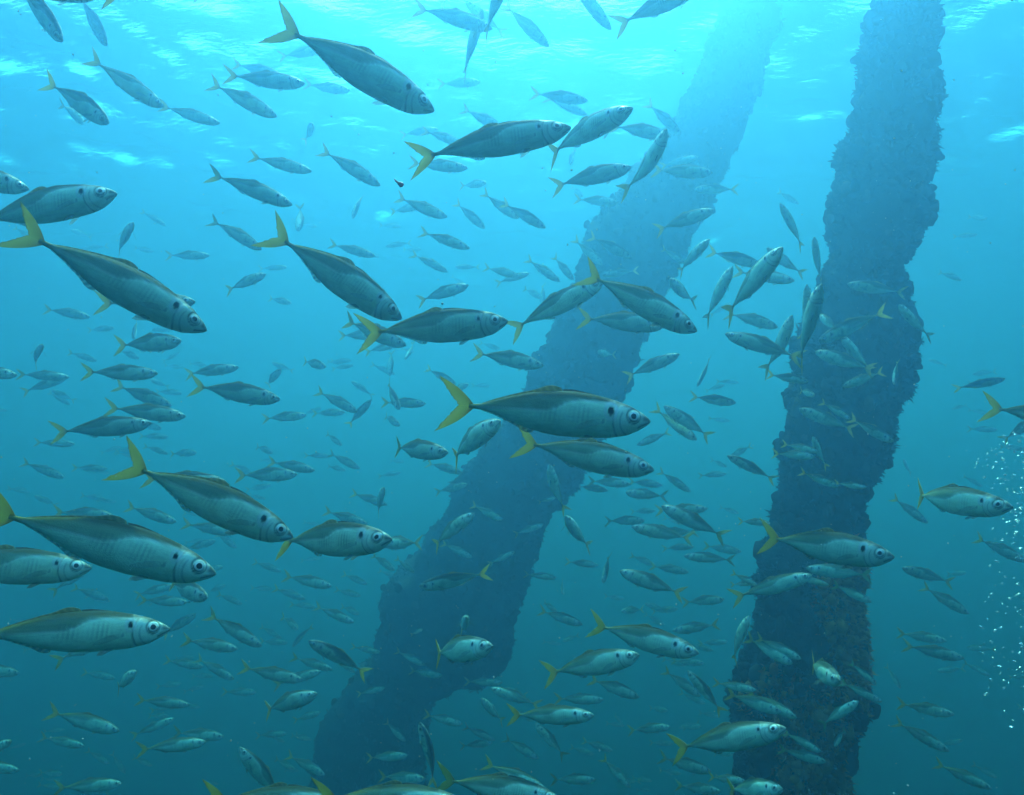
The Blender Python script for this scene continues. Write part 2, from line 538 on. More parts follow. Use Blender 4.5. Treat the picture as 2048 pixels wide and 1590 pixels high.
def median_fin(sp, s0, s1, hfun, up, nt, nv, colr, alpha, lean=.5):
    s = np.linspace(s0, s1, nv)[None, :]; t = np.linspace(0, 1, nt)[:, None]
    edge = smooth_interp(s.ravel(), PT if up else PB)[None, :]
    h = hfun((s - s0) / (s1 - s0))
    z = edge - (.004 if up else -.004) + (1 if up else -1) * (h + .004) * t
    ss = s + lean * h * t
    P = sp(ss.ravel(), 0 * ss.ravel(), z.ravel()).reshape(nt, nv, 3)
    N = sp(ss.ravel(), np.full(ss.size, 1.0), z.ravel()).reshape(nt, nv, 3) - P
    th = .0016 * (1 - t) + .0005 + 0 * s
    c = np.broadcast_to(colr, (nt, nv, 3)) * (.85 + .25 * np.cos(np.arange(nv) * 2.1))[None, :, None]
    return sheet(P, N, th, np.concatenate([c, np.full((nt, nv, 1), alpha)], -1))

def side_fin(sp, s, z, side, length, width, out, drop, nt, nv, colr, alpha):
    """Sickle fin from a root on the flank, pointing back, out (radians) and down."""
    w = float(smooth_interp(s, PW)); top, bot = float(smooth_interp(s, PT)), float(smooth_interp(s, PB))
    zc, hh = (top + bot) / 2, (top - bot) / 2
    y = side * w * math.sqrt(max(.02, 1 - ((z - zc) / hh) ** 2)) * .93
    base = sp(np.array([s]), np.array([y]), np.array([z]))[0]
    a = sp(np.array([s + .02]), np.array([y]), np.array([z]))[0] - base
    a /= np.linalg.norm(a)
    lat = sp(np.array([s]), np.array([y + side * .01]), np.array([z]))[0] - base
    lat /= np.linalg.norm(lat)
    ax = a * math.cos(out) + lat * math.sin(out); ax = ax * math.cos(drop) + np.array([0, 0, -1.]) * math.sin(drop)
    up_ = np.array([0, 0, 1.]); sd = up_ - ax * ax.dot(up_); sd /= np.linalg.norm(sd)
    nn = np.cross(ax, sd)
    t = np.linspace(0, 1, nt)[:, None]; v = np.linspace(-1, 1, nv)[None, :]
    wd = width * (1 - t) ** .55 * (.55 + 1.2 * t) * np.where(t < 1, 1, .03)
    droop = -.20 * length * t ** 2
    P = base + ax * (length * t * (1 - .18 * (v < 0) * -v))[..., None] + sd * (wd * v * .5 + droop)[..., None]
    N = np.broadcast_to(nn, P.shape)
    th = .0012 * (1 - t) + .0004 + 0 * v
    c = np.broadcast_to(colr, (nt, nv, 3)) * (.85 + .2 * np.cos(v * 14))[..., None]
    return sheet(P, N, th, np.concatenate([c, np.full((nt, nv, 1), alpha)], -1))

def eye_geo(sp, side, r, bulge, nr, nsg, pupil, lift=0.0):
    w = float(smooth_interp(EYE_S, PW)); top, bot = float(smooth_interp(EYE_S, PT)), float(smooth_interp(EYE_S, PB))
    zc, hh = (top + bot) / 2, (top - bot) / 2
    y = w * math.sqrt(max(.05, 1 - ((EYE_Z - zc) / hh) ** 2))
    V, C = [], []
    for i in range(nr + 1):
        q = i / nr
        for j in range(nsg):
            a = 2 * math.pi * j / nsg
            s = EYE_S + r * q * math.cos(a); z = EYE_Z + r * q * math.sin(a)
            V.append((s, side * (y - .0035 + lift + bulge * math.sqrt(max(0, 1 - q * q)) - (z - EYE_Z) * .42 - (EYE_S - s) * .30), z))
            if pupil == 'only' or (pupil and q < .60):
                C.append((.004, .005, .007, .0))
            else:
                b = np.array([.74, .77, .70]) * (1 - .55 * sm(q, .78, 1.0)) * (.9 + .1 * math.sin(3 * a))
                if z > EYE_Z + r * .45: b = b * .78
                C.append((*b, .55))
    V = np.array(V)
    P = sp(V[:, 0], V[:, 1], V[:, 2])
    f = grid_faces(nr + 1, nsg, True)
    if side < 0: f = [tuple(reversed(q)) for q in f]
    return P, f, np.array(C)

def m_skin():
    s = Nodes('fish_skin')
    a = s.n('Attribute', _attribute_name='tint')
    tc = s.n('TexCoord')
    info = s.n('ObjectInfo')
    # fine scale rows and a little mottling
    vo = s.n('TexVoronoi', Scale=170.0)
    s.l(tc.outputs['Object'], vo.inputs['Vector'])
    nz = s.n('TexNoise', Scale=14.0, Detail=4.0)
    s.l(tc.outputs['Object'], nz.inputs['Vector'])
    mr = s.n('MapRange'); mr.inputs['To Min'].default_value = .82; mr.inputs['To Max'].default_value = 1.14
    s.l(nz.outputs[0], mr.inputs['Value'])
    mr2 = s.n('MapRange'); mr2.inputs['From Max'].default_value = .8; mr2.inputs['To Min'].default_value = 1.04; mr2.inputs['To Max'].default_value = .92
    s.l(vo.outputs['Distance'], mr2.inputs['Value'])
    mr3 = s.n('MapRange'); mr3.inputs['To Min'].default_value = .85; mr3.inputs['To Max'].default_value = 1.15
    s.l(info.outputs['Random'], mr3.inputs['Value'])
    mu = s.n('Math', _operation='MULTIPLY'); s.l(mr.outputs[0], mu.inputs[0]); s.l(mr2.outputs[0], mu.inputs[1])
    mu2 = s.n('Math', _operation='MULTIPLY'); s.l(mu.outputs[0], mu2.inputs[0]); s.l(mr3.outputs[0], mu2.inputs[1])
    vm = s.n('VectorMath', _operation='SCALE'); s.l(a.outputs['Color'], vm.inputs[0]); s.l(mu2.outputs[0], vm.inputs['Scale'])
    p = s.n('BsdfPrincipled')
    s.l(vm.outputs[0], p.inputs['Base Color'])
    me = s.n('Math', _operation='MULTIPLY'); me.inputs[1].default_value = .13
    s.l(a.outputs['Alpha'], me.inputs[0]); s.l(me.outputs[0], p.inputs['Metallic'])
    fl = s.n('TexNoise', Scale=60.0, Detail=3.0); fm = s.n('Mapping'); fm.inputs['Scale'].default_value = (.35, 1, 1.3)
    s.l(tc.outputs['Object'], fm.inputs['Vector']); s.l(fm.outputs[0], fl.inputs['Vector'])
    fr_ = s.n('MapRange'); fr_.inputs['From Min'].default_value = .45; fr_.inputs['From Max'].default_value = .62; fr_.inputs['To Min'].default_value = .6; fr_.inputs['To Max'].default_value = 1.5
    s.l(fl.outputs[0], fr_.inputs['Value'])
    me2 = s.n('Math', _operation='MULTIPLY', _use_clamp=True); s.l(me.outputs[0], me2.inputs[0]); s.l(fr_.outputs[0], me2.inputs[1]); s.l(me2.outputs[0], p.inputs['Metallic'])
    ro = s.n('MapRange'); ro.inputs['To Min'].default_value = .68; ro.inputs['To Max'].default_value = .26
    s.l(a.outputs['Alpha'], ro.inputs['Value']); s.l(ro.outputs[0], p.inputs['Roughness'])
    spc = s.n('MapRange'); spc.inputs['To Min'].default_value = .06; spc.inputs['To Max'].default_value = .5
    s.l(a.outputs['Alpha'], spc.inputs['Value']); s.l(spc.outputs[0], p.inputs['Specular IOR Level'])
    bp = s.n('Bump', Strength=.12, Distance=.004)
    s.l(vo.outputs['Distance'], bp.inputs['Height']); s.l(bp.outputs[0], p.inputs['Normal'])
    s.l(p.outputs[0], s.out.inputs['Surface'])
    return s.m

def m_fin():
    s = Nodes('fin_membrane')
    a = s.n('Attribute', _attribute_name='tint')
    d = s.n('BsdfDiffuse'); t = s.n('BsdfTranslucent'); x = s.n('BsdfTransparent'); g = s.n('BsdfGlossy', Roughness=.35)
    for q in (d, t):
        s.l(a.outputs['Color'], q.inputs['Color'])
    m1 = s.n('MixShader'); m1.inputs[0].default_value = .5
    s.l(d.outputs[0], m1.inputs[1]); s.l(t.outputs[0], m1.inputs[2])
    m3 = s.n('MixShader'); m3.inputs[0].default_value = .06
    s.l(m1.outputs[0], m3.inputs[1]); s.l(g.outputs[0], m3.inputs[2])
    m2 = s.n('MixShader')
    s.l(a.outputs['Alpha'], m2.inputs[0]); s.l(m3.outputs[0], m2.inputs[1]); s.l(x.outputs[0], m2.inputs[2])
    s.l(m2.outputs[0], s.out.inputs['Surface'])
    return s.m

def m_eye():
    s = Nodes('fish_eye')
    a = s.n('Attribute', _attribute_name='tint')
    p = s.n('BsdfPrincipled', Roughness=.12)
    s.l(a.outputs['Color'], p.inputs['Base Color'])
    me = s.n('Math', _operation='MULTIPLY'); me.inputs[1].default_value = .35
    s.l(a.outputs['Alpha'], me.inputs[0]); s.l(me.outputs[0], p.inputs['Metallic'])
    s.l(p.outputs[0], s.out.inputs['Surface'])
    return s.m

SKIN, FIN, EYE = m_skin(), m_fin(), m_eye()
D1 = lambda x: .002 + .006 * np.sin(np.clip(x, 0, 1) * math.pi * .70)
D2 = lambda x: .015 * np.exp(-((x - .10) / .17) ** 2) * sm(x, -.05, .07) + .0075 * (1 - x) ** .4 + .001
AN = lambda x: .010 * np.exp(-((x - .10) / .17) ** 2) * sm(x, -.05, .07) + .0065 * (1 - x) ** .4 + .001

def fish_geos(b, spread, lod, tone=0):
    sp = Spine(b)
    ns, nr = ((150, 48), (56, 24), (30, 14))[lod]
    k = (3, 2, 1)[lod]
    out = .85 if spread else .16
    drop = .35 if spread else .12
    parts = [('body', body_geo(sp, ns, nr, int(b * 100) + 500 + tone * 37), SKIN),
             ('tail_fin', tail_geo(sp, 3 + 3 * k, (69, 21, 13)[lod], int(b * 100) + tone), FIN),
             ('dorsal_fin', median_fin(sp, .275, .402, D1, True, 2 + k, 4 + 4 * k, GREY * .55, .10, 1.6), FIN),
             ('dorsal_fin', median_fin(sp, .408, .775, D2, True, 2 + k, 8 + 9 * k, GREY * .6 + YEL * .25, .15, .9), FIN),
             ('anal_fin', median_fin(sp, .525, .775, AN, False, 2 + k, 6 + 7 * k, GREY * 1.2 + YEL * .25, .5, .9), FIN)]
    for sd in (1, -1):
        parts.append(('pectoral_fin', side_fin(sp, .212, -.020, sd, .150, .034, out, drop, 4 + 3 * k, 3 + 2 * k, GREY * 2.8, .84), FIN))
        parts.append(('pelvic_fin', side_fin(sp, .262, -.088, sd, .075, .026, .15, .28 if not spread else .7, 3 + 2 * k, 3 + k, GREY * 2.6, .6), FIN))
        if lod == 0:
            parts.append(('eye', eye_geo(sp, sd, .0260, .0095, 8, 24, False), EYE))
            parts.append(('pupil', eye_geo(sp, sd, .0155, .0030, 4, 20, 'only', .0070), EYE))
        else:
            parts.append(('eye', eye_geo(sp, sd, .0270, .0085, 5 if lod == 1 else 3, 14 if lod == 1 else 10, True), EYE))
    return parts

_cache = {}
def fish_meshes(b, spread, lod, tone=0):
    key = (b, spread, lod, tone)
    if key not in _cache:
        g = fish_geos(b, spread, lod, tone)
        if lod == 2:                                     # far fish: one mesh with everything on it
            V, Fc, C, mi = [], [], [], []
            for nm, (v, f, c), m in g:
                o = len(V)
                V += v.tolist(); C += np.asarray(c).tolist()
                Fc += [tuple(i + o for i in q) for q in f]
                mi += [(SKIN, FIN, EYE).index(m)] * len(f)
            me = mesh('far_fish', V, Fc, [SKIN, FIN, EYE], cols=C)
            me.polygons.foreach_set('material_index', mi)
            _cache[key] = (me, V, Fc, C, mi)
        else:
            _cache[key] = [(nm, mesh(nm, v.tolist(), f, m, cols=c)) for nm, (v, f, c), m in g]
    return _cache[key]

def fish_matrix(rec, L0):
    xt, yt, xh, yh, k, b, roll = rec[:7]
    app = math.hypot(xh - xt, yh - yt)
    d = F * L0 / (app / abs(k))
    mid = at((xt + xh) / 2, (yt + yh) / 2, d)
    q = math.sqrt(max(0, 1 - k * k))
    fw = (CR * ((xh - xt) / app) - CU * ((yh - yt) / app)) * abs(k) + CF * (-q if k > 0 else q)
    # keep the body's outline along the line of sight to where it stands
    ray = (mid - C0).normalized()
    fw.rotate(CF.rotation_difference(ray))
    fw.normalize()
    up = Vector((0, 0, 1)) if abs(fw.z) < .93 else CF * -1
    if not (k < .9 and yh < yt and abs(yh - yt) > abs(xh - xt)):
        wt = .7 if yt + yh < 1300 else .35
        up = (up * wt + (up - ray * up.dot(ray)).normalized() * (1 - wt)).normalized()
    yv = up.cross(fw).normalized()
    zv = fw.cross(yv)
    m = Matrix((fw, yv, zv)).transposed()
    if roll:
        # roll the back towards the camera
        sgn = 1 if yv.dot(ray) < 0 else -1
        m = m @ Matrix.Rotation(-sgn * R(roll), 3, 'X')
    m4 = m.to_4x4()
    m4.translation = mid
    r = random.Random(int(xt * 13 + yt))
    return m4 @ Matrix.Diagonal((L0, L0 * r.uniform(.9, 1.1), L0 * r.uniform(.93, 1.09), 1)), d

# tail x, tail y, snout x, snout y (photograph pixels), length seen / true length (minus: heading away), bend, roll, fins spread
FISH = [
    (-60,-25,190,-24,1), (200,-6,462,-44,1), (20,-45,113,73,.75,0,35), (158,-12,207,86,.85,0,30), (181,117,320,208,1), (90,163,209,240,.8,0,15,1),
    (120,208,165,245,-.6), (319,213,437,243,1), (418,168,551,229,1), (446,152,608,163,1,-.1), (464,130,565,150,1), (606,168,700,179,1),
    (415,349,582,407,1,.3), (-185,320,42,371,1), (-58,462,218,380,.88,.2), (237,512,267,446,.55,.2,0,1), (418,440,522,498,1), (331,512,417,509,1),
    (451,584,530,547,.8), (36,455,403,660,1,.12), (190,607,384,601,.95), (90,619,176,633,1), (275,640,267,678,.5), (229,692,357,681,.8,-.2),
    (238,700,277,716,.7), (75,732,86,690,.4,0,0,1), (-90,735,27,750,1), (36,749,134,754,1), (46,786,128,755,1,.2), (165,744,311,746,1),
    (370,750,475,734,.95), (379,770,558,799,1,.1), (229,768,340,812,1), (211,814,367,833,1), (106,865,296,846,1,-.15), (310,783,363,786,1),
    (523,838,612,830,1), (535,772,562,737,.6,.5,40), (606,722,651,733,.55), (604,287,624,246,.55,-.5,40), (497,313,622,340,1), (637,299,760,369,1,.1),
    (555,115,650,95,1), (541,52,869,214,1,.15), (600,405,596,462,.7,0,70), (732,388,706,437,.7,0,60), (822,18,985,55,1), (926,158,965,26,.85,.1),
    (1015,66,931,4,1), (967,80,1025,-75,.8,.1), (874,14,960,-50,1), (873,168,961,163,1), (798,272,877,258,1), (840,262,930,290,1),
    (808,322,1142,255,1,.1), (920,217,1010,260,1), (815,325,936,335,1), (917,372,973,365,.75), (790,392,895,433,1), (778,425,842,410,.9),
    (908,403,970,456,1,0,25), (962,382,1038,436,1), (1000,403,1092,455,1,.1,25), (836,463,940,496,1), (656,487,750,511,1), (820,507,896,543,1),
    (965,534,1040,553,1), (989,568,1059,546,1,.3), (832,605,937,570,.95,.2), (528,457,803,637,1,.12), (706,668,1017,641,1,-.12), (686,638,811,690,.85,.3),
    (675,672,760,670,1), (727,706,800,685,1), (827,680,810,719,.7,0,60), (740,728,790,748,1), (784,700,780,752,.8,0,60), (777,760,800,818,.6,.3),
    (760,805,852,807,1), (940,704,1087,731,1,.1), (850,735,912,768,1,.1,20), (900,785,937,768,.6), (630,780,715,824,1), (622,827,690,824,1),
    (694,853,742,799,.9,0,45), (770,830,800,850,.5,.3), (652,866,684,890,.7), (656,905,720,937,1), (512,892,545,905,.6), (534,922,629,941,1),
    (469,950,593,949,1), (490,980,542,970,1), (788,893,895,905,.6,.4), (905,925,1000,843,.58,.5), (866,806,1300,842,1,.08), (1020,880,1307,939,1,.12),
    (700,985,775,1010,1), (758,1030,768,976,.5,.3), (645,1020,735,1048,1), (545,1080,776,1080,.7,.2), (235,912,583,1080,1,.12), (283,955,450,965,1),
    (-38,1005,423,1158,1,.1), (-185,1120,166,1145,1), (-90,1260,327,1270,1,.05), (110,1322,230,1270,1), (104,1186,180,1130,1), (324,1272,389,1229,.95,0,20),
    (252,1010,350,1045,1), (363,1045,470,1068,1), (430,1066,473,1095,.8), (366,1099,429,1082,.9), (108,1022,222,1033,1), (145,935,212,938,1),
    (45,922,125,956,1), (70,884,146,888,1), (228,902,275,898,1), (340,908,392,905,.8), (280,850,322,856,.7), (15,975,58,985,1),
    (-30,820,12,820,1), (145,1172,215,1200,1), (270,1190,345,1172,1), (340,1160,413,1195,.5,.2), (278,1198,372,1206,1), (415,1185,450,1170,.8),
    (170,1190,215,1205,1), (411,1224,523,1294,1,.1), (363,1277,474,1300,1), (328,1318,405,1335,1), (390,1313,468,1360,1), (477,1331,605,1362,1,.1),
    (545,1370,640,1344,1), (530,1420,632,1390,.65,.5), (165,1342,228,1358,1), (237,1378,270,1345,.4), (272,1396,376,1412,1), (312,1372,362,1368,1),
    (366,1383,408,1372,1), (443,1382,512,1386,1), (95,1417,234,1466,1,.1), (263,1470,345,1440,1), (274,1496,408,1488,1), (345,1462,445,1476,1),
    (80,1470,165,1495,1), (172,1498,218,1528,1), (110,1571,238,1572,1), (-70,1330,33,1350,1), (-30,1510,18,1485,.5), (-70,1520,33,1545,1),
    (570,1600,478,1496,.9,0,30), (400,1592,690,1615,1), (612,1592,935,1612,1), (862,1556,1118,1597,1), (962,1525,1090,1575,1), (866,1578,838,1448,.95,0,70),
    (741,1354,617,1281,1,.2,25), (580,1312,665,1340,1), (628,1252,586,1292,.9,0,30), (626,1210,708,1245,1), (561,1231,596,1258,.6), (578,1208,632,1214,1),
    (680,1212,718,1228,.7), (518,1281,575,1286,1), (564,1150,663,1173,1), (505,1122,562,1143,1), (545,1175,610,1198,1), (500,1175,545,1178,1),
    (600,1121,640,1116,1), (683,1147,735,1168,1), (668,1178,722,1192,1), (742,1108,790,1140,.8), (790,1115,830,1145,1), (755,1140,800,1155,1),
    (848,1086,766,1086,.65,.2), (866,1096,949,1027,.75,.4), (986,1144,838,1172,1,-.15,25), (940,1008,1005,1040,1), (880,1085,945,1115,1), (868,985,935,968,1),
    (850,925,925,945,1), (975,1130,1030,1103,1), (868,1308,983,1293,.5,.4), (920,1262,932,1235,.25,0,0,1), (925,1363,1005,1365,1), (1085,1412,981,1377,1),
    (1008,1430,1187,1430,.95,.2), (1010,1445,962,1398,.7), (845,1428,925,1448,1), (925,1452,990,1480,1), (918,1492,985,1485,1), (730,1515,815,1512,1),
    (754,1552,850,1558,1), (570,1508,650,1550,1), (585,1440,640,1426,.9), (510,1470,572,1468,1), (768,1442,812,1482,1), (712,1388,770,1376,1),
    (816,1340,885,1352,1), (788,1300,850,1330,1), (700,1292,760,1305,1), (820,1270,845,1258,.8), (1003,8,1099,90,1,.1,25), (1125,-50,1224,56,1),
    (1222,50,1410,-35,1), (1057,186,1176,201,1,-.1,20), (1085,195,1175,229,1), (1092,318,1262,221,.8,.45), (1215,250,1341,273,1), (1232,392,1331,262,.85,-.6),
    (1097,375,1262,335,1,.1), (1290,203,1363,267,1,0,25), (1318,333,1396,315,1,.3), (1300,338,1424,346,1), (1478,380,1389,377,1,.1,20), (1152,295,1140,328,.5),
    (1140,372,1166,393,.6), (1145,397,1236,405,1), (1174,470,1263,514,1,.1,20), (1145,475,1205,530,1), (1050,515,1121,563,1), (1105,510,1148,560,.9),
    (1088,567,1088,612,.7,.5,40), (1155,538,1393,663,1,.15), (1010,668,1207,562,1,.2), (1150,636,1330,652,1,.2), (1280,541,1203,550,1,0,20), (1307,462,1427,421,1,.1),
    (1322,495,1372,525,.9,.2,25), (1357,550,1418,480,.8,.2), (1413,500,1521,530,1,.1,30), (1396,607,1341,558,.6,.2,0,1), (1410,650,1463,535,.85,.15,0,1), (1448,640,1560,499,.82,.1),
    (1612,552,1535,495,.9,.2), (1465,540,1587,562,1), (1448,625,1555,655,1), (1608,720,1452,666,1,-.15), (1522,752,1582,632,.85,-.4), (1246,757,1358,708,1,.1),
    (1235,710,1197,703,.5), (1420,712,1395,773,.9,0,60), (1378,792,1471,805,1,0,25), (1304,812,1393,880,1), (1425,878,1328,811,1), (1342,862,1274,890,1,.2),
    (1395,952,1452,947,1), (1315,940,1381,983,1), (1173,962,1262,968,1), (1255,963,1325,970,1), (1150,972,1217,980,1), (1338,993,1252,985,.9,.2),
    (1456,1077,1324,1012,1,.1), (1308,1022,1414,1016,1), (1207,1043,1290,1040,1), (1390,1078,1264,1054,1), (1398,1062,1310,1068,1), (1322,1098,1388,1092,1),
    (1472,1120,1368,1112,1), (1405,1092,1482,1102,1), (1258,1110,1312,1130,1), (1297,1132,1377,1143,1), (1372,1190,1240,1143,1,.1), (1128,1123,1197,1130,1),
    (1045,1148,1113,1155,1), (1220,1108,1207,1165,.7,0,40), (1126,1160,1127,1188,.5), (1185,1098,1132,1033,.6,.3,0,1), (1137,1030,1099,928,.9,0,10), (1075,1005,1112,995,1),
    (1025,1070,1088,1048,1), (1475,1043,1540,1045,1), (1553,963,1456,911,1,.1,25), (1505,890,1460,915,.9), (1462,1145,1515,1170,1), (1460,1170,1510,1165,1),
    (1362,1206,1448,1197,1), (1555,380,1598,408,.9,.2,20), (1606,502,1560,407,.9,-.2), (1646,572,1628,475,.8,.1), (1600,738,1640,572,.75,.15), (1598,690,1612,570,.85),
    (1812,588,1698,566,1,.15,15), (1866,680,1800,608,.85,.2), (1776,621,1640,682,1,.2,20), (1675,662,1640,630,-.5), (1748,742,1633,702,1), (1748,748,1684,670,.85,.1),
    (1768,742,1688,773,1), (1797,718,1790,770,.8,0,50), (1533,748,1615,762,1,.1,20), (1600,780,1628,790,.4), (1908,778,2004,757,1,.1,40), (1970,812,2210,850,1),
    (2005,885,2080,830,1), (1712,862,1601,817,1,.2), (1640,802,1700,838,1), (1698,833,1784,883,1,.1,20), (1656,940,1627,872,.9,.2), (1562,887,1636,903,1),
    (1543,907,1628,913,1), (1598,942,1675,972,1,.1,15), (1668,966,1730,974,1), (1822,950,1808,918,.7), (1785,993,1852,1045,1), (1836,988,2012,1011,.68,.8),
    (1953,1075,2045,1120,1), (1513,1074,1773,1109,.92,.15), (1458,1200,1621,1148,1,.15), (1744,1150,1615,1138,1), (1590,1155,1656,1168,1), (1665,1170,1740,1202,1),
    (1905,1165,1808,1137,1), (1845,1172,1932,1224,1), (1807,1293,1921,1312,1,.1), (1795,1268,1888,1278,1), (1930,1335,1878,1343,.9), (1772,1330,1799,1375,.9),
    (1625,1325,1676,1358,.3,.2,0,1), (1640,1455,1716,1401,.9,.3), (1692,1458,1668,1492,.6), (1490,1275,1583,1325,1), (1510,1275,1600,1315,1), (1490,1385,1590,1432,1),
    (1332,1504,1566,1454,.88,.15), (1468,1328,1501,1232,.8,.6), (1395,1288,1455,1282,1), (1441,1247,1345,1262,1,.1), (1170,1247,1393,1302,.95,.1), (1078,1351,1277,1309,.95,.15),
    (1175,1358,1278,1392,1), (1105,1398,1207,1398,1), (1075,1220,1165,1248,1), (1088,1203,1115,1222,.6), (1290,1218,1243,1222,.7), (1338,1222,1290,1207,.9),
    (1288,1228,1328,1247,1), (1160,1270,1125,1282,.8), (1340,1322,1408,1325,1), (1325,1340,1400,1390,1), (1446,1427,1377,1344,1,.1,25), (1424,1366,1511,1378,1),
    (1450,1388,1560,1420,1), (1133,1515,1070,1448,1,.2), (1253,1462,1340,1452,1,.3), (1162,1482,1225,1500,1), (1202,1515,1260,1572,1), (1098,1560,1192,1558,1),
    (1005,1475,1078,1515,1), (1230,1430,1245,1445,.5), (1315,1515,1422,1540,1), (1348,1572,1440,1580,1), (1452,1582,1562,1575,.6,.3), (1415,1555,1490,1560,1),
    (1565,1465,1640,1500,1), (1555,1500,1650,1520,1), (1872,1530,1975,1570,1), (1790,1445,1891,1496,1), (1795,1410,1902,1424,1), (1700,1325,1750,1365,1),
    (1680,1365,1760,1400,1),
]
